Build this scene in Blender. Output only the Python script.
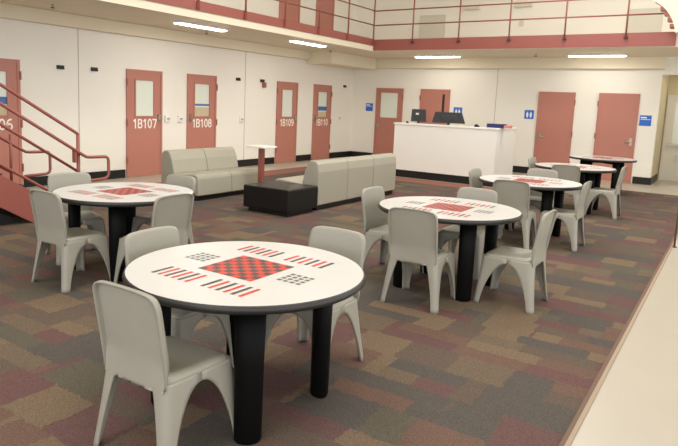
import bpy, bmesh, math, random
from math import sin, cos, pi, radians
from mathutils import Vector, Matrix

random.seed(7)
scn = bpy.context.scene
for o in list(bpy.data.objects):
    bpy.data.objects.remove(o)
C = scn.collection

# ------------------------------------------------------------------ camera
F_PX, PX, PY, CAM_Z = 613.38, 315.734, 187.487, 1.654
YAW, PITCH, ROLL = -0.596, 0.138, 0.040
fw = Vector((sin(YAW)*cos(PITCH), cos(YAW)*cos(PITCH), -sin(PITCH)))
r0 = Vector((cos(YAW), -sin(YAW), 0)); u0 = r0.cross(fw)
rv = r0*cos(ROLL) + u0*sin(ROLL); uv = -r0*sin(ROLL) + u0*cos(ROLL)
cam_data = bpy.data.cameras.new('camera'); cam = bpy.data.objects.new('camera', cam_data)
C.objects.link(cam)
cam.matrix_world = Matrix(((rv.x, uv.x, -fw.x, 0), (rv.y, uv.y, -fw.y, 0), (rv.z, uv.z, -fw.z, CAM_Z), (0, 0, 0, 1)))
cam_data.sensor_width = 36; cam_data.lens = F_PX/678*36
cam_data.shift_x = (339-PX)/678; cam_data.shift_y = (PY-223)/678
cam_data.clip_start = 0.05; cam_data.clip_end = 200
scn.camera = cam

# ------------------------------------------------------------------ world, lights, exposure
world = bpy.data.worlds.new('world'); scn.world = world; world.use_nodes = True
bg = world.node_tree.nodes['Background']
bg.inputs['Color'].default_value = (0.97, 0.98, 1.0, 1); bg.inputs['Strength'].default_value = 1.05
def area(name, loc, rot, sx, sy, power, color=(1, 0.985, 0.95)):
    d = bpy.data.lights.new(name, 'AREA'); d.shape = 'RECTANGLE'; d.size = sx; d.size_y = sy
    d.energy = power; d.color = color
    o = bpy.data.objects.new(name, d); C.objects.link(o); o.location = loc; o.rotation_euler = rot
    return o
for i, (x, y, p) in enumerate(((-4.6, 3.5, 60), (-4.6, 8.5, 80), (-0.6, 3.5, 40), (-0.6, 8.5, 50), (-2.0, -1.5, 40), (-2.5, 12.0, 80))):
    area('hall_fill_light', (x, y, 6.0), (0, 0, 0), 1.6, 2.4, p)  # added area lights, out of view overhead, to brighten the hall evenly
scn.view_settings.view_transform = 'Standard'; scn.view_settings.look = 'None'
scn.view_settings.exposure = 1.0; scn.view_settings.gamma = 1.0
scn.view_settings.use_curve_mapping = False

# ------------------------------------------------------------------ materials
def lin(c):
    return tuple(((v/255)/12.92 if v/255 <= .04045 else (((v/255)+.055)/1.055)**2.4) for v in c) + (1,)
def mat(name, rgb, rough=.5, noise=.0, nscale=6, bump=0, bscale=80, metallic=0, spec=.5, emit=0, coat=0, vec='Object'):
    m = bpy.data.materials.new(name); m.use_nodes = True
    nt = m.node_tree; b = nt.nodes['Principled BSDF']
    b.inputs['Base Color'].default_value = lin(rgb); b.inputs['Roughness'].default_value = rough
    b.inputs['Metallic'].default_value = metallic; b.inputs['Specular IOR Level'].default_value = spec
    if coat: b.inputs['Coat Weight'].default_value = coat; b.inputs['Coat Roughness'].default_value = .25
    tc = nt.nodes.new('ShaderNodeTexCoord')
    if noise:
        n = nt.nodes.new('ShaderNodeTexNoise'); n.inputs['Scale'].default_value = nscale; n.inputs['Detail'].default_value = 4
        nt.links.new(tc.outputs[vec], n.inputs['Vector'])
        mr = nt.nodes.new('ShaderNodeMapRange'); mr.inputs['To Min'].default_value = 1-noise; mr.inputs['To Max'].default_value = 1+noise
        nt.links.new(n.outputs['Fac'], mr.inputs['Value'])
        mx = nt.nodes.new('ShaderNodeVectorMath'); mx.operation = 'SCALE'; mx.inputs[0].default_value = lin(rgb)[:3]
        nt.links.new(mr.outputs['Result'], mx.inputs['Scale']); nt.links.new(mx.outputs['Vector'], b.inputs['Base Color'])
    if bump:
        n2 = nt.nodes.new('ShaderNodeTexNoise'); n2.inputs['Scale'].default_value = bscale
        nt.links.new(tc.outputs[vec], n2.inputs['Vector'])
        bp = nt.nodes.new('ShaderNodeBump'); bp.inputs['Strength'].default_value = bump; bp.inputs['Distance'].default_value = .002
        nt.links.new(n2.outputs['Fac'], bp.inputs['Height']); nt.links.new(bp.outputs['Normal'], b.inputs['Normal'])
    if emit:
        b.inputs['Emission Color'].default_value = lin(rgb); b.inputs['Emission Strength'].default_value = emit
    return m
M = {}
M['wall'] = mat('cream_wall_paint', (240, 235, 223), .55, .015, 1.2, .25, 140)
M['upper_wall'] = mat('upper_cream_paint', (238, 232, 218), .6, .015, 1.2)
M['ceil'] = mat('beige_ceiling_paint', (230, 219, 194), .7, .02, 1.5)
M['desk'] = mat('cream_block_paint', (236, 232, 222), .5, .02, 3, .3, 60)
M['red'] = mat('brick_red_paint', (150, 84, 73), .42, .05, 5)
M['door'] = mat('salmon_door_paint', (184, 122, 106), .42, .04, 4)
M['rail'] = mat('red_rail_paint', (150, 82, 70), .35, .04, 9)
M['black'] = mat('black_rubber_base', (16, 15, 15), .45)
M['leg'] = mat('black_table_leg', (9, 9, 9), .55, .05, 14, spec=.12)
M['chair'] = mat('warm_grey_plastic', (156, 152, 139), .36, .04, 11, .12, 260, spec=.5)
M['top'] = mat('white_laminate', (208, 206, 202), .3, .01, 3, spec=.5)
M['edge'] = mat('charcoal_table_edge', (40, 38, 37), .4, .05, 20)
M['printred'] = mat('printed_red', (205, 62, 48), .35)
M['printdark'] = mat('printed_charcoal', (72, 66, 66), .35)
M['printgrey'] = mat('printed_grey', (96, 96, 96), .35)
M['sofa'] = mat('taupe_grey_vinyl', (166, 161, 144), .42, .03, 5, .2, 120)
M['boxtop'] = mat('black_vinyl', (13, 13, 12), .38, .08, 10, .2, 150)
M['tile'] = mat('beige_floor', (180, 172, 157), .32, .04, 2.2, .1, 60)
M['glass'] = mat('pale_window_glass', (226, 232, 218), .15, .05, 2)
M['steel'] = mat('brushed_steel', (190, 184, 172), .3, metallic=.9)
M['white'] = mat('white_enamel', (240, 236, 228), .4)
M['screen'] = mat('dark_monitor_plastic', (30, 31, 29), .35)
M['blue'] = mat('sign_blue', (34, 104, 200), .4)
M['letter'] = mat('white_lettering', (246, 240, 228), .5)
M['tube'] = mat('fluorescent_diffuser', (255, 250, 238), .4, emit=12)
M['olive'] = mat('dimmed_recess_tan', (200, 186, 152), .6, .03, 2)  # recess dimness put into the wall colour; also colours the bedding
M['panel'] = mat('pale_grey_panel', (214, 208, 192), .55)
M['navy'] = mat('navy_cover', (34, 38, 92), .5)
M['pinkpaper'] = mat('pink_cover', (214, 130, 118), .5)
M['trimred'] = mat('carpet_edge_brown', (104, 76, 60), .6)
M['trimtan'] = mat('carpet_edge_tan', (160, 140, 118), .6)
M['phoneblue'] = mat('window_blue_object', (70, 110, 170), .5)
M['seam'] = mat('grey_seam', (170, 160, 145), .8)
M['stepdark'] = mat('stair_tread_dark', (62, 56, 54), .6)

def carpet_mat(name, border=False):
    m = bpy.data.materials.new(name); m.use_nodes = True; nt = m.node_tree; N = nt.nodes; Lk = nt.links
    b = N['Principled BSDF']; b.inputs['Roughness'].default_value = .95; b.inputs['Specular IOR Level'].default_value = .15
    tc = N.new('ShaderNodeTexCoord')
    def mth(op, a, bb=None, c=None):
        n = N.new('ShaderNodeMath'); n.operation = op
        for i, v in enumerate((a, bb, c)):
            if v is None: continue
            if isinstance(v, (int, float)): n.inputs[i].default_value = v
            else: Lk.new(v, n.inputs[i])
        return n.outputs[0]
    # slightly wandering coordinates so the block edges look woven, not ruled
    jit = N.new('ShaderNodeTexNoise'); jit.inputs['Scale'].default_value = 28; jit.inputs['Detail'].default_value = 3
    Lk.new(tc.outputs['Object'], jit.inputs['Vector'])
    sub = N.new('ShaderNodeVectorMath'); sub.operation = 'SUBTRACT'; sub.inputs[1].default_value = (.5, .5, .5)
    Lk.new(jit.outputs['Color'], sub.inputs[0])
    sc = N.new('ShaderNodeVectorMath'); sc.operation = 'SCALE'; sc.inputs['Scale'].default_value = .06
    Lk.new(sub.outputs[0], sc.inputs[0])
    add = N.new('ShaderNodeVectorMath'); add.operation = 'ADD'
    Lk.new(tc.outputs['Object'], add.inputs[0]); Lk.new(sc.outputs[0], add.inputs[1])
    sep = N.new('ShaderNodeSeparateXYZ'); Lk.new(add.outputs[0], sep.inputs[0])
    def blocks(w, h, seed):
        row = mth('FLOOR', mth('DIVIDE', sep.outputs['Y'], h))
        wn = N.new('ShaderNodeTexWhiteNoise'); wn.noise_dimensions = '1D'; Lk.new(mth('ADD', row, seed), wn.inputs['W'])
        col = mth('FLOOR', mth('ADD', mth('DIVIDE', sep.outputs['X'], w), mth('MULTIPLY', wn.outputs['Value'], 3.7)))
        cx = N.new('ShaderNodeCombineXYZ'); Lk.new(row, cx.inputs[0]); Lk.new(col, cx.inputs[1]); cx.inputs[2].default_value = seed
        w2 = N.new('ShaderNodeTexWhiteNoise'); w2.noise_dimensions = '3D'; Lk.new(cx.outputs[0], w2.inputs['Vector'])
        return w2.outputs['Value']
    def ramp(val, cols):
        r = N.new('ShaderNodeValToRGB'); r.color_ramp.interpolation = 'CONSTANT'
        els = r.color_ramp.elements
        while len(els) < len(cols): els.new(.5)
        for i, cc in enumerate(cols):
            els[i].position = i/len(cols); els[i].color = lin(cc)
        Lk.new(val, r.inputs['Fac']); return r.outputs['Color']
    cols = [(106, 84, 73), (105, 91, 76), (86, 80, 74), (102, 76, 73), (114, 97, 79), (92, 86, 74), (86, 80, 75), (100, 76, 73), (96, 83, 73)]
    a = ramp(blocks(.36, .32, 3.0), cols)
    c2 = ramp(blocks(.48, .16, 11.0), cols[::-1])
    mk = mth('GREATER_THAN', blocks(.48, .32, 23.0), .52)
    mx = N.new('ShaderNodeMix'); mx.data_type = 'RGBA'; Lk.new(mk, mx.inputs[0]); Lk.new(a, mx.inputs[6]); Lk.new(c2, mx.inputs[7])
    out = mx.outputs[2]
    if border:
        rgb = N.new('ShaderNodeRGB'); rgb.outputs[0].default_value = lin((148, 100, 88))
        mb = N.new('ShaderNodeMix'); mb.data_type = 'RGBA'; mb.inputs[0].default_value = .8
        Lk.new(out, mb.inputs[6]); Lk.new(rgb.outputs[0], mb.inputs[7]); out = mb.outputs[2]
    # yarn speckle
    sp = N.new('ShaderNodeTexNoise'); sp.inputs['Scale'].default_value = 210; sp.inputs['Detail'].default_value = 2
    Lk.new(tc.outputs['Object'], sp.inputs['Vector'])
    mr = N.new('ShaderNodeMapRange'); mr.inputs['From Min'].default_value = .3; mr.inputs['From Max'].default_value = .7
    mr.inputs['To Min'].default_value = .62; mr.inputs['To Max'].default_value = 1.38
    Lk.new(sp.outputs['Fac'], mr.inputs['Value'])
    vs = N.new('ShaderNodeVectorMath'); vs.operation = 'SCALE'; Lk.new(out, vs.inputs[0]); Lk.new(mr.outputs[0], vs.inputs['Scale'])
    Lk.new(vs.outputs[0], b.inputs['Base Color'])
    bp = N.new('ShaderNodeBump'); bp.inputs['Strength'].default_value = .4; bp.inputs['Distance'].default_value = .004
    Lk.new(sp.outputs['Fac'], bp.inputs['Height']); Lk.new(bp.outputs['Normal'], b.inputs['Normal'])
    return m
M['carpet'] = carpet_mat('patchwork_carpet'); M['carpet_border'] = carpet_mat('red_carpet_border', True)

# ------------------------------------------------------------------ mesh helpers
def new_bm(): return bmesh.new()
def box(bm, x0, x1, y0, y1, z0, z1, mi=0, bev=0):
    res = bmesh.ops.create_cube(bm, size=1)
    vs = res['verts']
    for v in vs:
        v.co = Vector(((x0+x1)/2 + v.co.x*(x1-x0), (y0+y1)/2 + v.co.y*(y1-y0), (z0+z1)/2 + v.co.z*(z1-z0)))
    fs = list({f for v in vs for f in v.link_faces})
    for f in fs: f.material_index = mi
    if bev:
        es = list({e for v in vs for e in v.link_edges})
        bmesh.ops.bevel(bm, geom=es, offset=bev, segments=2, affect='EDGES', profile=.6)
def prism(bm, pts, axis, a0, a1, mi=0):
    # pts: list of 2D outline points; axis 'x','y','z' = extrusion direction
    def mk(p, a):
        return {'x': (a, p[0], p[1]), 'y': (p[0], a, p[1]), 'z': (p[0], p[1], a)}[axis]
    lo = [bm.verts.new(mk(p, a0)) for p in pts]; hi = [bm.verts.new(mk(p, a1)) for p in pts]
    n = len(pts); fs = [bm.faces.new(lo), bm.faces.new(hi[::-1])]
    for i in range(n): fs.append(bm.faces.new((lo[i], hi[i], hi[(i+1) % n], lo[(i+1) % n])))
    for f in fs: f.material_index = mi
def tube(bm, pts, r, seg=8, cap=True):
    pts = [Vector(p) for p in pts]; rings = []
    for i, p in enumerate(pts):
        d = (pts[min(i+1, len(pts)-1)] - pts[max(i-1, 0)]).normalized()
        a = d.cross(Vector((0, 0, 1)))
        if a.length < .05: a = d.cross(Vector((1, 0, 0)))
        a.normalize(); b = d.cross(a)
        rings.append([bm.verts.new(p + a*r*cos(2*pi*k/seg) + b*r*sin(2*pi*k/seg)) for k in range(seg)])
    for i in range(len(rings)-1):
        for k in range(seg):
            f = bm.faces.new((rings[i][k], rings[i][(k+1) % seg], rings[i+1][(k+1) % seg], rings[i+1][k])); f.smooth = True
    if cap:
        bm.faces.new(rings[0][::-1]); bm.faces.new(rings[-1])
def obj(name, bm, mats, parent=None, smooth=False, solid=0, bevel=0, auto=False):
    bmesh.ops.recalc_face_normals(bm, faces=bm.faces)
    me = bpy.data.meshes.new(name); bm.to_mesh(me); bm.free()
    for m in (mats if isinstance(mats, (list, tuple)) else [mats]): me.materials.append(m)
    if smooth:
        for p in me.polygons: p.use_smooth = True
    o = bpy.data.objects.new(name, me); C.objects.link(o)
    if parent: o.parent = parent
    if solid:
        s = o.modifiers.new('thickness', 'SOLIDIFY'); s.thickness = solid; s.offset = 0
    if bevel:
        s = o.modifiers.new('bevel', 'BEVEL'); s.width = bevel; s.segments = 2; s.limit_method = 'ANGLE'; s.angle_limit = radians(40)
    return o
def thing(name, label, cat, loc=(0, 0, 0), rz=0, group=None):
    o = bpy.data.objects.new(name, None); C.objects.link(o); o.empty_display_size = .2
    o.location = loc; o.rotation_euler = (0, 0, rz); o['label'] = label; o['category'] = cat
    if group: o['group'] = group
    return o
def tag(o, label, cat, group=None):
    o['label'] = label; o['category'] = cat
    if group: o['group'] = group
    return o
def struct(o, label=None, cat=None):
    o['kind'] = 'structure'
    if label: o['label'] = label
    if cat: o['category'] = cat
    return o
def kids(o): return [c for c in C.objects if c.parent == o]
def dup(root, loc, rz, label, group=None):
    r = root.copy(); C.objects.link(r); r.location = loc; r.rotation_euler = (0, 0, rz); r['label'] = label
    if group: r['group'] = group
    for ch in kids(root):
        c = ch.copy(); C.objects.link(c); c.parent = r
        for g in kids(ch):
            d = g.copy(); C.objects.link(d); d.parent = c
    return r
def glyph(ch):
    def arc(cx, cz, rx, rz, a0, a1, n=14): return [(cx+rx*cos(radians(a0+(a1-a0)*i/n)), cz+rz*sin(radians(a0+(a1-a0)*i/n))) for i in range(n+1)]
    return {'1': [[(.14, .74), (.36, .95), (.36, .0)]],
            '0': [arc(.3, .5, .23, .45, 0, 360, 24)],
            '7': [[(.05, .92), (.55, .92), (.25, .0)]],
            'B': [[(.08, .05), (.08, .93), (.32, .93)] + arc(.32, .72, .2, .21, 90, -90) + [(.08, .51)], [(.32, .51)] + arc(.34, .28, .22, .23, 90, -90) + [(.08, .05)]],
            '6': [arc(.3, .3, .23, .25, 0, 360, 20), arc(.42, .42, .35, .52, 80, 190)],
            '8': [arc(.3, .28, .24, .24, 0, 360, 20), arc(.3, .73, .2, .2, 0, 360, 18)],
            '9': [arc(.3, .68, .23, .25, 0, 360, 20), arc(.18, .56, .35, .52, 260, 370)]}[ch]
def number_mesh(body, h, m, parent, loc):
    """thick painted characters standing in the local xz plane"""
    k = 0; b = new_bm(); adv = .68; W = adv*len(body)-.08; t = .075
    for ci, ch in enumerate(body):
        for line in glyph(ch):
            for (x0, z0), (x1, z1) in zip(line, line[1:]):
                dx, dz = x1-x0, z1-z0; L = math.hypot(dx, dz) or 1; nx, nz = -dz/L*t, dx/L*t; ex, ez = dx/L*t*.5, dz/L*t*.5
                q = [(x0-ex+nx, z0-ez+nz), (x1+ex+nx, z1+ez+nz), (x1+ex-nx, z1+ez-nz), (x0-ex-nx, z0-ez-nz)]
                prism(b, [(loc[0]+h*(p[0]+ci*adv-W/2), loc[2]+h*(p[1]-.5)) for p in q], 'y', loc[1]-.0015-.00025*(k % 12), loc[1]); k += 1
    return obj('door_number', b, m, parent)

# ------------------------------------------------------------------ room shell
XL, YB = -10.04, 16.66
ZC = 3.03            # underside of the mezzanine
ZD = 3.33            # mezzanine deck
XM, YM = -8.05, 14.30  # mezzanine edges
ZT = 6.2
b = new_bm(); box(b, XL-.2, 6, -4, 21, -.12, 0); struct(obj('floor', b, M['tile']), 'beige polished floor around the carpet', 'floor')
b = new_bm()
CE = -.56
box(b, -8.45, CE, -4, 12.2, .0, .008, 0)
box(b, -4.0, CE, 12.2, 14.9, .0, .008, 0)
box(b, -9.05, -8.45, -4, 12.85, .0, .008, 1)
box(b, -8.45, -4.0, 12.2, 12.85, .0, .008, 1)
struct(obj('carpet', b, [M['carpet'], M['carpet_border']]), 'brown and maroon patchwork carpet', 'carpet')
b = new_bm(); box(b, CE, CE+.022, -4, 14.9, 0, .013); struct(obj('trim_1', b, M['trimred']), 'brown edging strip along the carpet', 'trim')
b = new_bm(); box(b, CE+.022, CE+.045, -4, 14.9, 0, .010); struct(obj('trim_2', b, M['trimtan']), 'tan edging strip along the carpet', 'trim')

b = new_bm(); box(b, XL-.2, XL, -4, YB+.2, 0, ZT); struct(obj('wall_left', b, M['wall']))
b = new_bm()
box(b, XL, -1.6, YB, YB+.2, 0, ZT)
box(b, -1.6, 6, YB, YB+.2, 2.62, ZT)
box(b, .6, 6, YB, YB+.2, 0, 2.62)
struct(obj('wall_back', b, M['wall']))
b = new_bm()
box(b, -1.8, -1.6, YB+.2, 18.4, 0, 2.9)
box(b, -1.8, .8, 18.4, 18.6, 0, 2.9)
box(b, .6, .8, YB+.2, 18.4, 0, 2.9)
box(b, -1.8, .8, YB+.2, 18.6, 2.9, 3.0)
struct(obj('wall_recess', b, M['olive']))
b = new_bm(); box(b, XL-.2, 6, -4, YB+.2, ZT, ZT+.1); struct(obj('ceiling', b, M['ceil']))
# mezzanine slab with its small bulkheads
b = new_bm()
box(b, XL, XM, -4, YB, ZC, ZD-.01)
box(b, XM, 6, YM, YB, ZC, ZD-.01)
struct(obj('ceiling_mezzanine', b, M['ceil']), 'underside of the upper walkway', 'ceiling')
b = new_bm()
box(b, XL, XL+.13, -4, 14.1, 2.80, ZC)
box(b, -9.2, -1.55, YB-.15, YB, 2.74, ZC)
box(b, XL, -9.2, 14.1, YB, 2.70, ZC)
struct(obj('trim_3', b, M['ceil'], bevel=.012), 'beige bulkhead along the top of the wall', 'trim')
# joints in the wall panels
b = new_bm()
for y in (6.93, 11.55): box(b, XL, XL+.004, y-.006, y+.006, .15, 2.8)
for x in (-5.50,): box(b, x-.006, x+.006, YB-.004, YB, .15, 2.74)
struct(obj('trim_4', b, M['seam']), 'fine vertical joint in the wall', 'trim')

# ------------------------------------------------------------------ doors
WD = .909; HD = 2.16
def make_door(n, wall, a0, kind, handle='hi', number=None, label='', mirror=False):
    """a0 = lower coordinate along the wall; local frame: x along wall, y out of wall"""
    if wall == 'L': root = thing('door_%d' % n, label, 'door', (XL, a0, 0), 0)
    else: root = thing('door_%d' % n, label, 'door', (a0, YB, 0), 0)
    root['kind'] = 'structure'
    if wall == 'L': root.rotation_euler = (0, 0, pi/2)      # local x -> +Y, local y -> -X ; so out of wall = -y
    # both walls: out of wall is local -y
    fr = new_bm(); t = .05
    def ring(bm, x0, x1, z0, z1, w, y0, y1, bottom=True):
        box(bm, x0, x0+w, y0, y1, z0, z1); box(bm, x1-w, x1, y0, y1, z0, z1)
        box(bm, x0+w, x1-w, y0, y1, z1-w, z1)
        if bottom: box(bm, x0+w, x1-w, y0, y1, z0, z0+w)
    ring(fr, 0, WD, 0, HD, t, -.035, -.002, False)
    obj('door_frame', fr, M['door'], root)
    wins = {'cell': (.205, WD-.215, 1.22, 1.97), 'half': (.15, WD-.15, 1.26, 2.04), 'slit': (WD-.24, WD-.13, 1.28, 2.04), 'none': None}[kind]
    lf = new_bm()
    if wins:
        x0, x1, z0, z1 = wins
        box(lf, t, x0, -.022, -.002, 0.01, HD-t); box(lf, x1, WD-t, -.022, -.002, .01, HD-t)
        box(lf, x0, x1, -.022, -.002, .01, z0); box(lf, x0, x1, -.022, -.002, z1, HD-t)
        ring(lf, x0-.012, x1+.012, z0-.012, z1+.012, .03, -.034, -.022)
    else:
        box(lf, t, WD-t, -.022, -.002, .01, HD-t)
    leaf = obj('door_panel', lf, M['door'], root)
    if wins:
        g = new_bm(); box(g, x0, x1, -.012, -.004, z0, z1)
        obj('window_glass', g, M['glass'] if kind != 'slit' else M['screen'], leaf)
        if kind == 'cell' and n in (1, 3, 5):
            g = new_bm(); zz = 1.47 if n == 3 else 1.42
            box(g, x0, x1, -.0135, -.0115, zz, zz+(.045 if n == 3 else .12)); obj('blue_bunk_edge', g, M['phoneblue'], leaf)
            g = new_bm(); box(g, x0, x1, -.0135, -.0115, z0, zz-.03); obj('bedding', g, M['olive'], leaf)
    hx = WD-.1 if not mirror else .1
    hz = 1.0 if wall == 'R' else 1.22
    h = new_bm()
    if wall == 'R':
        box(h, hx-.03, hx+.03, -.032, -.02, hz-.09, hz+.09)
        s = -1 if not mirror else 1
        tube(h, [(hx, -.03, hz), (hx, -.075, hz), (hx+s*.13, -.08, hz-.005)], .013)
    else:
        box(h, hx-.025, hx+.025, -.05, -.02, hz-.1, hz+.06)
        tube(h, [(hx, -.05, hz-.08), (hx, -.09, hz-.06), (hx, -.09, hz+.04), (hx, -.05, hz+.05)], .012)
    obj('door_handle', h, M['steel'], root)
    for z in (.35, 1.1, 1.9):
        hb = new_bm(); xx = .0 if not mirror else WD
        box(hb, xx-.014, xx+.014, -.05, -.03 if False else -.034, z-.07, z+.07)
        obj('hinge', hb, M['rail'], root)
    if number:
        number_mesh(number, .185, M['letter'], root, (WD/2, -.0222, 1.085))
    return root
make_door(1, 'L', 4.89, 'cell', number='1B106', mirror=True, label='red cell door numbered 1B106 behind the stair rails')
make_door(2, 'L', 7.989, 'cell', number='1B107', label='red cell door numbered 1B107')
make_door(3, 'L', 9.617, 'cell', number='1B108', mirror=True, label='red cell door numbered 1B108 behind the bench')
make_door(4, 'L', 12.80, 'cell', number='1B109', label='red cell door numbered 1B109')
make_door(5, 'L', 14.49, 'cell', number='1B110', mirror=True, label='red cell door numbered 1B110 near the corner')
bx = XL
make_door(6, 'R', XL+.849, 'half', mirror=True, label='red door with a tall glass pane left of the reception desk')
make_door(7, 'R', XL+2.315, 'slit', label='red door with a narrow slit window behind the desk')
make_door(8, 'R', XL+5.667, 'none', mirror=True, label='plain red door right of the reception desk')
make_door(9, 'R', XL+7.124, 'none', label='plain red door nearest the recess')
# things seen through the two right-hand cell panes
# black wall base
def base_run(name, segs):
    b = new_bm()
    for s in segs: box(b, *s)
    struct(obj(name, b, M['black']), 'black rubber wall base', 'baseboard')
lds = [4.89, 7.989, 9.617, 12.80, 14.49]
segs = []; prev = -4
for d in lds:
    segs.append((XL, XL+.02, prev, d-.03, 0, .17)); prev = d+WD+.03
segs.append((XL, XL+.02, prev, YB, 0, .17))
base_run('baseboard_left', segs)
rds = [XL+.849, XL+2.315, XL+5.667, XL+7.124]
segs = []; prev = XL+.02
for d in rds:
    segs.append((prev, d-.03, YB-.02, YB, 0, .17)); prev = d+WD+.03
segs.append((prev, -1.6, YB-.02, YB, 0, .17)); segs.append((-1.6, -1.58, YB-.02, 18.1, 0, .17))
base_run('baseboard_back', segs)
# recess door
rd = thing('door_10', 'cream door with a glass pane inside the recess', 'door', (-1.57, 18.4, 0)); rd['kind'] = 'structure'
b = new_bm(); box(b, 0, .06, -.05, 0, 0, 2.2); box(b, 1.0, 1.06, -.05, 0, 0, 2.2); box(b, .06, 1.0, -.05, 0, 2.14, 2.2)
obj('door_frame', b, M['panel'], rd)
b = new_bm(); box(b, .06, .2, -.03, 0, 0, 2.14); box(b, .86, 1.0, -.03, 0, 0, 2.14); box(b, .2, .86, -.03, 0, 0, .95); box(b, .2, .86, -.03, 0, 2.0, 2.14)
lf = obj('door_panel', b, M['panel'], rd)
b = new_bm(); box(b, .2, .86, -.02, -.01, .95, 2.0); obj('window_glass', b, M['glass'], lf)
b = new_bm(); box(b, .1, .96, -.075, -.045, .9, .96); box(b, .12, .16, -.05, -.03, .9, .96); box(b, .9, .94, -.05, -.03, .9, .96); obj('push_bar', b, M['steel'], rd)
b = new_bm(); box(b, .3, .6, -.04, -.03, .5, .66); obj('vent_plate', b, M['steel'], rd)

# upper floor doors and panels
for n, y0, lab in ((11, 12.79, 'red upper floor cell door, farther from the corner'), (12, 14.46, 'red upper floor cell door nearest the corner')):
    d = thing('door_%d' % n, lab, 'door', (XL, y0, ZD)); d['kind'] = 'structure'
    b = new_bm(); box(b, 0, .03, 0, WD-.04, 0, 2.1); lf = obj('door_panel', b, M['door'], d)
    b = new_bm(); box(b, .03, .045, .0, .05, 0, 2.12); box(b, .03, .045, WD-.09, WD-.04, 0, 2.12); obj('door_frame', b, M['door'], d)
for n, x0, x1, z1 in ((13, -7.88, -7.11, 4.24), (14, -2.48, -1.72, 4.15)):
    d = thing('door_%d' % n, 'pale grey hatch panel on the upper back wall', 'panel', (x0, YB, ZD)); d['kind'] = 'structure'
    b = new_bm(); w = x1-x0
    box(b, 0, w, -.02, 0, 0, z1-ZD); obj('door_panel', b, M['panel'], d)
    b = new_bm(); box(b, 0, .03, -.03, -.02, 0, z1-ZD); box(b, w-.03, w, -.03, -.02, 0, z1-ZD); box(b, .03, w-.03, -.03, -.02, z1-ZD-.03, z1-ZD); obj('door_frame', b, M['panel'], d)

# ------------------------------------------------------------------ walkway edge and railings
b = new_bm(); box(b, XM-.1, -1.2, YM-.03, YM, 3.045, 3.32); struct(obj('trim_5', b, M['red']), 'brick red edge board of the upper walkway, back side', 'trim')
b = new_bm(); box(b, XM, XM+.025, -4, YM-.03, 3.165, 3.335); struct(obj('trim_6', b, M['red']), 'brick red edge board of the upper walkway, left side', 'trim')
def rail_z(): return (3.675, 4.035, 4.395)
rl = thing('railing', 'red pipe railing along the left upper walkway', 'railing', (XM+.05, 0, 0))
for z in rail_z():
    b = new_bm(); tube(b, [(0, -3.8, z), (0, YM-.12, z)], .016); obj('rail', b, M['rail'], rl)
y = 14.17
while y > -3.5:
    b = new_bm(); tube(b, [(0, y, 3.18), (0, y, 4.395)], .020); box(b, -.026, .012, y-.03, y+.03, 3.19, 3.30); obj('post', b, M['rail'], rl); y -= 1.25
rr = thing('railing', 'red pipe railing along the back upper walkway', 'railing', (0, YM-.07, 0))
for z in rail_z():
    b = new_bm(); tube(b, [(XM-.02, 0, z), (-1.35, 0, z)], .016); obj('rail', b, M['rail'], rr)
for i in range(1, 6):
    x = -8.13+1.205*i
    b = new_bm(); tube(b, [(x, 0, 3.24), (x, 0, 4.395)], .018); obj('post', b, M['rail'], rr)
    b = new_bm(); box(b, x-.038, x+.038, -.03, .038, 3.21, 3.238); obj('post_bracket', b, M['stepdark'], rr)
# curved stringer at the right end
cs = thing('curved_stair', 'curved beige stair edge with red steps at the right end of the upper walkway', 'stair', (0, YM-.35, 0))
outer, inner = [], []
for i in range(13):
    t = i/12; ang = radians(12 + 56*t)
    inner.append((-1.86+.68*cos(ang), 3.08+.84*sin(ang))); outer.append((-1.86+.92*cos(ang), 3.08+1.04*sin(ang)))
b = new_bm(); prism(b, inner+outer[::-1], 'y', -.1, .2); obj('stringer', b, M['ceil'], cs)
for i in (2, 4, 6, 8):
    x, z = inner[i]; b = new_bm(); box(b, x-.075, x+.02, -.08, .18, z-.03, z+.04); obj('step', b, M['rail'], cs)

# ------------------------------------------------------------------ lights under the walkway
def fixture(x, y, rz, label):
    t = thing('ceiling_light', label, 'light', (x, y, ZC if y < 16.7 else 2.9), rz, 'strip lights')
    b = new_bm(); prism(b, [(-.13, 0), (.13, 0), (.10, -.045), (-.10, -.045)], 'x', -.63, .63); obj('housing', b, M['white'], t)
    b = new_bm(); prism(b, [(-.085, -.045), (.085, -.045), (.07, -.06), (-.07, -.06)], 'x', -.61, .61); obj('diffuser', b, M['tube'], t)
fixture(-8.62, 8.62, pi/2, 'strip light under the left walkway above door 1B107')
fixture(-8.40, 11.85, pi/2, 'strip light under the left walkway, the farther one')
fixture(-6.85, 15.65, 0, 'strip light above the reception desk')
fixture(-2.90, 15.75, 0, 'strip light above the two plain red doors')

fixture(-.4, 17.5, 0, 'added strip light, out of view, brightening the recess at the right')  # added fitting, out of view, to lift the dark recess
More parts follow.
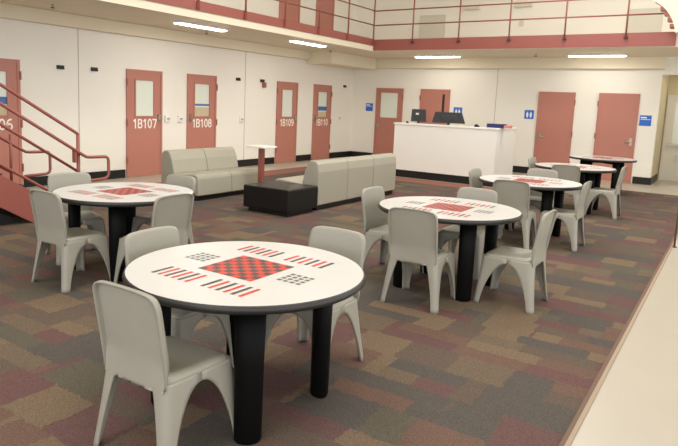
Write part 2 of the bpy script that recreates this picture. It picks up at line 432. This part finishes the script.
# small devices
def dev(name, bmf, m, label, cat, loc, rz=0, group=None):
    b = new_bm(); bmf(b); o = obj(name, b, m, None, bevel=.004); o.location = loc; o.rotation_euler = (0, 0, rz); tag(o, label, cat, group); return o
for y, z, lab in ((6.56, 2.09, 'small black wall vent nearest the stair rail'), (7.26, 2.10, 'small black wall vent left of door 1B107'),
                  (11.28, 2.13, 'small black wall vent left of the wall joint beside door 1B108'), (16.15, 2.17, 'small black wall vent by the far left corner')):
    dev('wall_vent', lambda b: (box(b, 0, .025, -.07, .07, -.035, .035), box(b, .025, .05, -.06, .06, -.03, -.01)), M['black'], lab, 'vent', (XL, y, z), 0, 'black wall vents')
al = thing('alarm_strobe', 'small red and black alarm on the wall left of door 1B109', 'alarm', (XL, 12.2, 2.08))
b = new_bm(); box(b, 0, .05, -.08, .04, .02, .09); obj('strobe_lens', b, M['black'], al)
b = new_bm(); box(b, 0, .045, 0.0, .12, -.11, .02); obj('sounder', b, M['rail'], al)
for y, z, lab in ((9.05, 1.18, 'small white call box beside door 1B107'), (9.42, 1.18, 'small white call box left of door 1B108'), (11.42, 1.17, 'small white call box by the wall joint'), (15.9, 1.2, 'small white call box right of door 1B110')):
    t = thing('call_box', lab, 'call box', (XL, y, z), 0, 'white call boxes on the cell wall')
    b = new_bm(); box(b, 0, .04, -.07, .07, -.07, .07, bev=.006); obj('cover', b, M['white'], t)
    b = new_bm(); box(b, .04, .06, -.03, .03, -.015, .02); obj('button', b, M['steel'], t)
for (x, y, lab) in ((-9.2, 5.9, 'small sprinkler head left of the strip lights'), (-9.35, 9.5, 'small sprinkler head beside the strip light'), (-9.0, 13.7, 'small sprinkler head near the corner bulkhead'), (-4.25, 15.6, 'small sprinkler head between the back strip lights')):
    t = thing('sprinkler_head', lab, 'sprinkler', (x, y, ZC), 0, 'sprinkler heads')
    b = new_bm(); tube(b, [(0, 0, 0), (0, 0, -.05)], .014); obj('pipe', b, M['steel'], t)
    b = new_bm(); tube(b, [(0, 0, -.05), (0, 0, -.06)], .035, 10); obj('deflector', b, M['screen'], t)

# wall signs
def sign(x, z, w, h, kind, label):
    t = thing('wall_sign', label, 'sign', (x, YB, z))
    b = new_bm(); box(b, -w/2, w/2, -.012, 0, -h/2, h/2); obj('sign_plate', b, M['blue'], t)
    b = new_bm()
    if kind == 'person':
        for s in (-.045, .045):
            b = new_bm()
            box(b, s-.028, s+.028, -.015, -.012, -.03, .03); box(b, s-.014, s+.014, -.015, -.012, .03, .066)
            box(b, s-.02, s+.02, -.015, -.012, -.075, -.03)
            obj('pictogram', b, M['letter'], t)
    else:
        box(b, -w*.42, w*.1, -.015, -.012, h*.22, h*.34); box(b, -w*.42, w*.42, -.015, -.012, h*.08, h*.13)
        obj('lettering', b, M['letter'], t)
sign(-9.42, 1.57, .24, .24, 'text', 'blue sign on the wall near the far left corner')
sign(-6.56, 1.55, .25, .24, 'person', 'blue sign above the dark monitor behind the desk')
sign(-4.58, 1.555, .24, .23, 'person', 'blue sign with white figures left of the plain red doors')
sign(-1.84, 1.53, .25, .25, 'text', 'blue sign beside the recess at the right')
# upper wall fittings
for x, lab in ((-6.35, 'wall lamp on the upper back wall, left one'), (-4.95, 'wall lamp on the upper back wall, middle one')):
    dev('wall_lamp', lambda b: box(b, -.22, .22, -.12, 0, 0, .1), M['panel'], lab, 'lamp', (x, YB, 4.33), 0, 'upper wall lamps')
dev('speaker_plate', lambda b: (box(b, -.06, .06, -.02, 0, -.09, .09), box(b, -.03, .03, -.03, -.02, -.05, .05)), M['panel'], 'small plate on the upper back wall below the lamp', 'plate', (-4.98, YB, 3.93))

# ------------------------------------------------------------------ reception desk
dk = thing('reception_desk', 'white block reception desk with a black base', 'desk', (-4.2, 12.95, 0))
b = new_bm()
box(b, -2.42, 0, 0, .2, .17, 1.22); box(b, -.2, 0, .2, 1.35, .17, 1.22); box(b, -2.42, -2.32, .2, .8, .17, 1.22)
obj('desk_body', b, M['desk'], dk)
b = new_bm(); box(b, -2.41, -.01, .01, .19, 0, .17); box(b, -.19, -.01, .19, 1.34, 0, .17); box(b, -2.41, -2.33, .19, .79, 0, .17)
obj('desk_base', b, M['black'], dk)
b = new_bm(); box(b, -2.44, .02, -.02, .42, 1.22, 1.26); box(b, -.42, .02, .42, 1.37, 1.22, 1.26); box(b, -2.44, -2.30, .42, .82, 1.22, 1.26)
obj('desk_top', b, M['white'], dk, bevel=.006)
b = new_bm(); box(b, -2.2, -.42, .2, .85, .70, .74); obj('work_surface', b, M['panel'], dk)
def monitor(x, y, z, w, h, rz, label, keel):
    t = thing('computer_monitor', label, 'monitor', (x, y, z), rz, 'monitors on the desk')
    b = new_bm(); prism(b, [(-w/2, .1), (w/2, .1), (w/2-keel, .1+h), (-w/2+keel*.7, .1+h)], 'y', -.02, .02); obj('screen_back', b, M['screen'], t, bevel=.006)
    b = new_bm(); box(b, -w*.22, w*.22, -.05, -.02, .1+h*.25, .1+h*.7, bev=.01); obj('rear_cover', b, M['screen'], t)
    b = new_bm(); box(b, -.03, .03, -.01, .03, .01, .2); obj('neck', b, M['black'], t)
    b = new_bm(); box(b, -.12, .12, -.09, .09, 0, .012); obj('foot', b, M['black'], t)
    if keel < .03:
        b = new_bm(); box(b, -.07, .0, -.055, -.05, .1+h*.55, .1+h*.7); obj('maker_badge', b, M['panel'], t)
monitor(-6.28, 13.50, 1.197, .36, .29, .42, 'dark computer monitor at the left end of the desk', .02)
monitor(-5.53, 13.52, 1.197, .76, .25, .30, 'wide dark computer monitor tilted back on the desk', .09)
b = new_bm(); box(b, -2.2, -.42, .42, .85, 1.16, 1.195); obj('inner_shelf', b, M['panel'], dk)
bk = thing('binder_stack', 'navy and pink binder lying on the right end of the desk', 'binder', (-4.24, 13.22, 1.26), .0)
b = new_bm(); box(b, -.25, .12, -.1, .1, 0, .085, bev=.006); obj('navy_cover', b, M['navy'], bk)
b = new_bm(); box(b, .12, .25, -.09, .09, .005, .062, bev=.006); obj('pink_cover', b, M['pinkpaper'], bk)
dev('desk_phone', lambda b: (box(b, -.045, .045, -.05, .05, 0, .03), box(b, -.035, .035, -.045, -.01, .03, .055)), M['black'], 'small black object on the desk left of the binder', 'phone', (-4.70, 13.1, 1.26))
dev('card_holder', lambda b: (box(b, -.03, .03, -.02, .02, 0, .03), box(b, -.02, .02, -.01, .01, .03, .045)), M['screen'], 'tiny dark object at the left end of the desk', 'holder', (-6.35, 13.05, 1.26))

# ------------------------------------------------------------------ sofas
def sofa(name, label, loc, rz, nseat, nback, back_off, w=.86):
    """front faces local +x, runs along +y"""
    t = thing(name, label, 'sofa', loc, rz)
    seat_p = [(0.02, .09), (0.0, .36), (-.015, .40), (-.05, .425), (-.12, .43), (-.50, .40), (-.60, .39), (-.60, .09)]
    back_p = [(-.56, .30), (-.55, .42), (-.60, .62), (-.655, .735), (-.69, .765), (-.74, .775), (-.80, .76), (-.84, .72), (-.86, .60), (-.86, .09), (-.60, .09)]
    seat_p = [(a-0, z) for a, z in seat_p]
    for i in range(nseat):
        b = new_bm(); prism(b, seat_p, 'y', i*w+.004, (i+1)*w-.004); obj('seat_module', b, M['sofa'], t, bevel=.018)
    for i in range(nback):
        b = new_bm(); prism(b, back_p, 'y', back_off+i*w+.004, back_off+(i+1)*w-.004); obj('back_module', b, M['sofa'], t, bevel=.018)
    b = new_bm(); box(b, -.82, -.04, .03, max(nseat*w, back_off+nback*w)-.03, 0, .09); obj('plinth', b, M['black'], t)
    return t
sofa('sofa', 'grey vinyl sofa facing the room in front of door 1B108', (-6.99, 6.95, 0), 0, 2, 2, .0, .80)
sofa('sofa', 'grey vinyl sofa seen from behind, next to the black block table', (-6.01, 10.24, 0), pi, 3, 3, .0)

bt = thing('block_table', 'low black block side table at the end of the sofa', 'table', (-5.62, 7.22, 0))
b = new_bm(); box(b, -.35, .50, -.34, .40, .07, .405, bev=.022); obj('table_block', b, M['boxtop'], bt, smooth=False)
b = new_bm(); box(b, -.29, .44, -.28, .34, 0, .07); obj('plinth', b, M['black'], bt)

ps = thing('pedestal_table', 'tall white-topped pedestal table on a red post between the sofas', 'table', (-6.80, 8.3, 0))
b = new_bm(); box(b, -.04, .04, -.04, .04, .012, .84); obj('post', b, M['red'], ps)
b = new_bm(); box(b, -.19, .19, -.19, .19, .835, .865, bev=.008); obj('tabletop', b, M['white'], ps)
b = new_bm(); box(b, -.15, .15, -.15, .15, 0, .012); obj('base_plate', b, M['rail'], ps)

# ------------------------------------------------------------------ staircase
st = thing('staircase', 'red steel staircase with pipe rails at the left edge', 'staircase', (-7.2, 0, 0))
SL = .60; W0 = 1.12
def sz(y, z_at_49): return z_at_49 + (4.95-y)*SL
# stringers
for nx, m in ((0, 'near'), (-W0, 'far')):
    b = new_bm()
    y_lo, y_hi = 4.93, -.35
    # top edge passes (3.906,.633)-(4.257,.414); bottom edge (3.893,.234)-(4.305,.012)
    pts = [(4.96, 0), (4.93, .03), (3.906, .633), (y_hi, .633+(3.906-y_hi)*SL), (y_hi, .234+(3.906-y_hi)*SL), (4.30, 0)]
    prism(b, pts, 'x', nx-.02, nx+.02); obj('stringer', b, M['red'], st)
k = 0; y = 4.75; z = .165
while z < 3.3:
    b = new_bm(); box(b, -W0+.02, -.02, y-.29, y, z-.035, z); box(b, -W0+.02, -.02, y-.02, y, z-.165, z-.035); obj('step', b, M['stepdark'], st)
    y -= .275; z += .165
b = new_bm(); prism(b, [(4.25, 0), (-.3, 0), (-.3, 2.6), (3.85, .20)], 'x', -.14, -.10); obj('understair_black', b, M['black'], st)  # flat black sheet closing the space below the stringer
# near side guard: sloping rails and end post
def pl(pts, r, name='rail', nx=0):
    b = new_bm(); tube(b, [(nx, a, c) for a, c in pts], r); return obj(name, b, M['rail'], st)
pl([(-.3, 1.717+4.223*.59), (3.923, 1.717), (4.93, 1.125), (4.955, 1.10)], .021)
pl([(-.3, .63+5.2*.60+.0), (3.893, 1.26+.0), (4.94, .615)], .019)
pl([(-.3, .761+4.21*.61), (3.91, .761), (4.574, .356), (4.95, .13)], .019)
b = new_bm(); tube(b, [(0, 4.95, .02), (0, 4.95, 1.105)], .024); obj('post', b, M['rail'], st)
b = new_bm(); tube(b, [(0, 3.3, .62+.4), (0, 3.3, 2.08)], .022); obj('post', b, M['rail'], st)
b = new_bm(); tube(b, [(0, 1.6, 2.0), (0, 1.6, 3.08)], .022); obj('post', b, M['rail'], st)
# handrail with its return loop at the foot
def loop(nx, y0, ztop, zbot, ln, y_start):
    pts = []
    ya = y0
    pts.append((y_start, ztop+(ya-y_start)*SL)); pts.append((ya-.06, ztop+.04)); pts.append((ya, ztop+.008)); pts.append((ya+.06, ztop))
    yb = ya+ln
    pts.append((yb-.07, ztop-.004)); 
    for a in range(0, 91, 30): pts.append((yb-.06+.06*sin(radians(a)), ztop-.064+.06*cos(radians(a))))
    for a in range(90, 181, 30): pts.append((yb-.06+.06*sin(radians(a)), zbot+.064+.06*cos(radians(a))))
    pts.append((yb-.07, zbot)); pts.append((ya-.02, zbot-.01))
    o = pl(pts, .021, 'handrail', nx); return o
loop(.05, 5.04, .80, .49, .35, -.3)
loop(-W0+.06, 4.84, .79, .46, .37, -.3)
b = new_bm(); box(b, .0, .06, 4.86, 4.89, .74, .90); obj('rail_bracket', b, M['rail'], st)
b = new_bm(); tube(b, [(-W0+.06, 4.62, .3), (-W0+.06, 4.62, 1.05)], .02); obj('post', b, M['rail'], st)
pl([(-.3, .52+4.9*.6), (4.62, .52)], .018, 'rail', -W0+.06)

# thin post at the right edge
tp = thing('barrier_post', 'thin brown barrier post at the right edge', 'post', (-.50, 8.95, 0))
b = new_bm(); tube(b, [(0, 0, 0.01), (0, 0, 1.1)], .012); obj('pole', b, M['trimred'], tp)
b = new_bm(); tube(b, [(0, 0, 0), (0, 0, .012)], .03, 12); obj('foot', b, M['trimred'], tp)

# ------------------------------------------------------------------ tables
RT = .652; HT = .735
def make_table(label, loc):
    t = thing('game_table', label, 'table', loc, 0, 'round game tables')
    b = new_bm(); seg = 96
    prof = [(RT-.045, HT-.045, 1), (RT-.015, HT-.042, 1), (RT-.002, HT-.03, 1), (RT, HT-.018, 1), (RT-.005, HT-.006, 1), (RT-.014, HT, 1)]
    rings = []
    for r, z, m in prof:
        rings.append([b.verts.new((r*cos(2*pi*k/seg), r*sin(2*pi*k/seg), z)) for k in range(seg)])
    for i in range(len(rings)-1):
        for k in range(seg):
            f = b.faces.new((rings[i][k], rings[i][(k+1) % seg], rings[i+1][(k+1) % seg], rings[i+1][k])); f.material_index = 1; f.smooth = True
    f = b.faces.new(rings[0][::-1]); f.material_index = 1
    f = b.faces.new(rings[-1]); f.material_index = 0
    def patch(x0, x1, y0, y1, mi, z=HT+.0006):
        vs = [b.verts.new(p) for p in ((x0, y0, z), (x1, y0, z), (x1, y1, z), (x0, y1, z))]
        ff = b.faces.new(vs); ff.material_index = mi
    q = .375/8
    for i in range(8):
        for j in range(8):
            patch(-.1875+i*q, -.1875+(i+1)*q, -.1875+j*q, -.1875+(j+1)*q, 2 if (i+j) % 2 else 3)
    for s in (-1, 1):
        for g in (-1, 1):
            for i in range(6):
                x0 = g*.045 + (i*.049 if g > 0 else -.267+i*.049)
                ya, yb = (.262, .408) if s > 0 else (-.405, -.255)
                mid = x0+.011
                z = HT+.0006
                vs = [b.verts.new(p) for p in ((x0, ya, z), (x0+.023, ya, z), (x0+.023, yb, z), (x0, yb, z))]
                ff = b.faces.new(vs); ff.material_index = 2 if (i + (s > 0)) % 2 else 3
        cx = s*.333
        for i in range(4):
            for j in range(4):
                patch(cx-.075+i*.040, cx-.075+i*.040+.027, -.073+j*.040, -.073+j*.040+.027, 4)
    bmesh.ops.recalc_face_normals(b, faces=b.faces)
    me = bpy.data.meshes.new('tabletop'); b.to_mesh(me); b.free()
    for m in ('top', 'edge', 'printred', 'printdark', 'printgrey'): me.materials.append(M[m])
    o = bpy.data.objects.new('tabletop', me); C.objects.link(o); o.parent = t
    b = new_bm(); 
    for a in (45, 135):
        bmesh.ops.create_cube(b, size=1, matrix=Matrix.Rotation(radians(a), 4, 'Z') @ Matrix.Translation((0, 0, HT-.075)) @ Matrix.Diagonal((.95, .06, .06, 1)))
    obj('underframe', b, M['leg'], t)
    for a in (45, 135, 225, 315):
        b = new_bm(); n = 20; R = .055
        cxx, cyy = .44*cos(radians(a))+.015, .44*sin(radians(a))-.035
        rg = []
        for z, rr_ in ((0, .050), (.012, .056), (.4, .058), (HT-.046, .062)):
            ar = radians(a); ring = []
            for k in range(n):
                ra, ta = rr_*.92*cos(2*pi*k/n), rr_*1.22*sin(2*pi*k/n)
                ring.append(b.verts.new((cxx+ra*cos(ar)-ta*sin(ar), cyy+ra*sin(ar)+ta*cos(ar), z)))
            rg.append(ring)
        for i in range(3):
            for k in range(n):
                f = b.faces.new((rg[i][k], rg[i][(k+1) % n], rg[i+1][(k+1) % n], rg[i+1][k])); f.smooth = True
        b.faces.new(rg[0][::-1]); b.faces.new(rg[-1])
        obj('leg', b, M['leg'], t)
    return t
TP = {'A': (-2.13, 2.50), 'B': (-2.12, 5.33), 'C': (-4.74, 3.76), 'D': (-2.18, 8.22), 'E': (-2.22, 11.12), 'F': (-2.26, 13.95)}
TL = {'A': 'nearest round game table with a white printed top', 'B': 'second round game table in the right-hand row',
      'C': 'round game table beside the staircase at the left', 'D': 'third round game table in the right-hand row',
      'E': 'fourth round game table in the right-hand row', 'F': 'farthest round game table, before the plain red door'}
t0 = None
ZF = .008
for k in 'ABCDEF':
    loc = (TP[k][0], TP[k][1], ZF)
    if t0 is None: t0 = make_table(TL[k], loc)
    else: dup(t0, loc, 0, TL[k])

# ------------------------------------------------------------------ chairs
def grid(bm, fn, nu, nv):
    V = [[bm.verts.new(fn(i/nu, j/nv)) for i in range(nu+1)] for j in range(nv+1)]
    for j in range(nv):
        for i in range(nu):
            f = bm.faces.new((V[j][i], V[j][i+1], V[j+1][i+1], V[j+1][i])); f.smooth = True
ZS = .43
def sgn(a): return 1 if a >= 0 else -1
def make_chair(label, loc, rz):
    t = thing('stacking_chair', label, 'chair', loc, rz, 'grey plastic stacking chairs')
    # seat: dished pan whose rim rolls down into the skirt
    b = new_bm()
    def seat(u, v):
        a, c = 2*u-1, 2*v-1
        m = max(abs(a), abs(c))
        if m < 1e-6: return (0, -.007, ZS-.012)
        e = 9.0
        L = (abs(a)**e+abs(c)**e)**(1/e); s = m/L
        x, y = a*s, c*s
        z = ZS + .004 - .026*(1-min(1, m/.8)**2)
        if c > 0: z -= .008*c*c
        if m > .84:
            q = (m-.84)/.16; zr = ZS-.022
            z = z + (zr-z)*(1-math.sqrt(max(0, 1-q*q)))
        wx = .214 - .010*(1-(y+1)/2)
        return (x*wx, -.007+y*.206, z)
    grid(b, seat, 24, 24)
    obj('seat', b, M['chair'], t, smooth=True, solid=.010)
    # legs
    ZL = ZS-.018
    def cor(z, sx, sy):
        k = (ZL-z)/ZL
        if sy > 0: return (sx*(.213+.032*k), .198+.045*k)
        return (sx*(.203+.048*k), -.212-.034*k-.012*k*k)
    for sx in (-1, 1):
        for sy in (1, -1):
            b = new_bm(); ZA = .372; levels = [ZA*sin(pi/2*q/22) for q in range(23)] + [.385, .400, ZL]; nz = len(levels)-1
            rows = []
            for j in range(nz+1):
                z = levels[j]
                cx, cy = cor(z, sx, sy)
                zs = zf = ZA - 1e-6
                def width(half, foot, zt, n=2.3):
                    if z >= zt: return half
                    return half-(half-foot)*(1-(z/zt)**n)**(1/n)
                # reach the chair's middle plane exactly
                wy = width(abs(cy+.007), .048, zs, 2.0)
                wx = width(abs(cx), .046, zf, 2.6) if sy > 0 else .044+.040*(z/ZL)**2
                R = .030
                P = []
                half = abs(cy+.007); xm = (cor(z, sx, 1)[0]+cor(z, sx, -1)[0])/2
                for q in (1, .75, .5, .25):
                    dd = R+(wy-R)*q; tt = (dd-R)/(half-R)
                    P.append((cx+(xm-cx)*tt, cy - sy*dd))
                for a in (0, 22.5, 45, 67.5, 90):
                    P.append((cx - sx*R*(1-cos(radians(a))), cy - sy*R*(1-sin(radians(a)))))
                for q in (.25, .5, .75): P.append((cx - sx*(R+(wx-R)*q), cy))
                P.append((cx - sx*wx, cy))
                inset = 0
                rows.append([b.verts.new((p[0]-sx*inset*(1 if abs(p[0]) > .05 else 0), p[1]-sy*inset*(1 if abs(p[1]) > .05 else 0), z)) for p in P])
            for j in range(nz):
                for i in range(len(rows[0])-1):
                    f = b.faces.new((rows[j][i], rows[j][i+1], rows[j+1][i+1], rows[j+1][i])); f.smooth = True
            obj('leg', b, M['chair'], t, smooth=True, solid=.012)
    # backrest: bowed panel whose edge turns back into a lip
    b = new_bm()
    def back(u, v):
        a, c = 2*u-1, 2*v-1
        e = 14.0 if c < 0 else 9.0
        m = max(abs(a), abs(c))
        if m < 1e-6: x = w = 0.0
        else:
            L = (abs(a)**e+abs(c)**e)**(1/e); s = m/L
            k = min(1, m/.88)/m
            x, w = a*s*k, c*s*k
        vv = (w+1)/2
        z = .372 + vv*(.828-.372)
        yr = -.216 - .074*max(0, vv-.10)**1.1
        t_ = min(1, max(0, (vv-.04)/.30)); t_ = t_*t_*(3-2*t_)
        q = max(0, (m-.88)/.12)
        y = yr + (1-q)*(.027 - .013*(1-abs(x)**2.4))*t_
        if q and c > 0: z -= .002*q
        z -= .010*x*x*vv
        return (x*(.2075+.001*vv), y, z)
    grid(b, back, 34, 34)
    obj('backrest', b, M['chair'], t, smooth=True, solid=.009)
    return t
def side(table, s, d=.68, off=0, rot=0):
    x, y = TP[table]
    if s == 'S': return (x+off, y-d, ZF), 0+rot
    if s == 'N': return (x+off, y+d, ZF), pi+rot
    if s == 'W': return (x-d, y+off, ZF), -pi/2+rot
    if s == 'E': return (x+d, y+off, ZF), pi/2+rot
chairs = [
 ('A', 'S', 0.575, 0.03, 0, 'grey plastic chair in the foreground with its back to the camera'),
 ('A', 'N', 0.6, 0.04, 0, 'grey plastic chair at the far right side of the nearest table'),
 ('A', 'W', 0.525, 0.02, 0, 'grey plastic chair at the far left side of the nearest table'),
 ('B', 'S', 0.6, 0.03, 0.04, 'grey plastic chair pulled up with its back to us at the second table'),
 ('B', 'E', 0.65, -0.08, 0, 'grey plastic chair seen side-on right of the second table'),
 ('B', 'W', 0.55, 0.01, 0, 'grey plastic chair at the left side of the second table'),
 ('B', 'N', 0.57, -0.03, 0, 'grey plastic chair at the far side of the second table'),
 ('C', 'S', 0.6, 0.06, 0, 'grey plastic chair beside the stair foot, left of its table'),
 ('C', 'E', 0.63, -0.2, 0, 'grey plastic chair with its back to us, right of the table beside the stairs'),
 ('C', 'W', 0.62, -0.1, -0.35, 'grey plastic chair behind the table beside the stairs, under the handrail loop'),
 ('C', 'N', 0.48, -0.03, 0, 'grey plastic chair at the table beside the stairs, in front of the sofa end'),
 ('D', 'S', 0.74, 0.05, 0.04, 'grey plastic chair with its back to us at the third table'),
 ('D', 'E', 0.5, -0.3, 0, 'grey plastic chair seen side-on right of the third table'),
 ('D', 'W', 0.47, -0.04, 0, 'grey plastic chair at the left side of the third table'),
 ('D', 'N', 0.56, -0.05, 0, 'grey plastic chair at the far side of the third table'),
 ('E', 'S', 0.75, 0.05, 0.1, 'grey plastic chair with its back to us at the fourth table'),
 ('E', 'E', 0.54, -0.32, 0, 'grey plastic chair seen side-on right of the fourth table'),
 ('E', 'W', 0.47, 0.06, 0, 'grey plastic chair at the left side of the fourth table, by the desk'),
]
c0 = None
for tb, s, d, off, rot, lab in chairs:
    loc, rz = side(tb, s, d, off, rot)
    if c0 is None: c0 = make_chair(lab, loc, rz)
    else: dup(c0, loc, rz, lab)
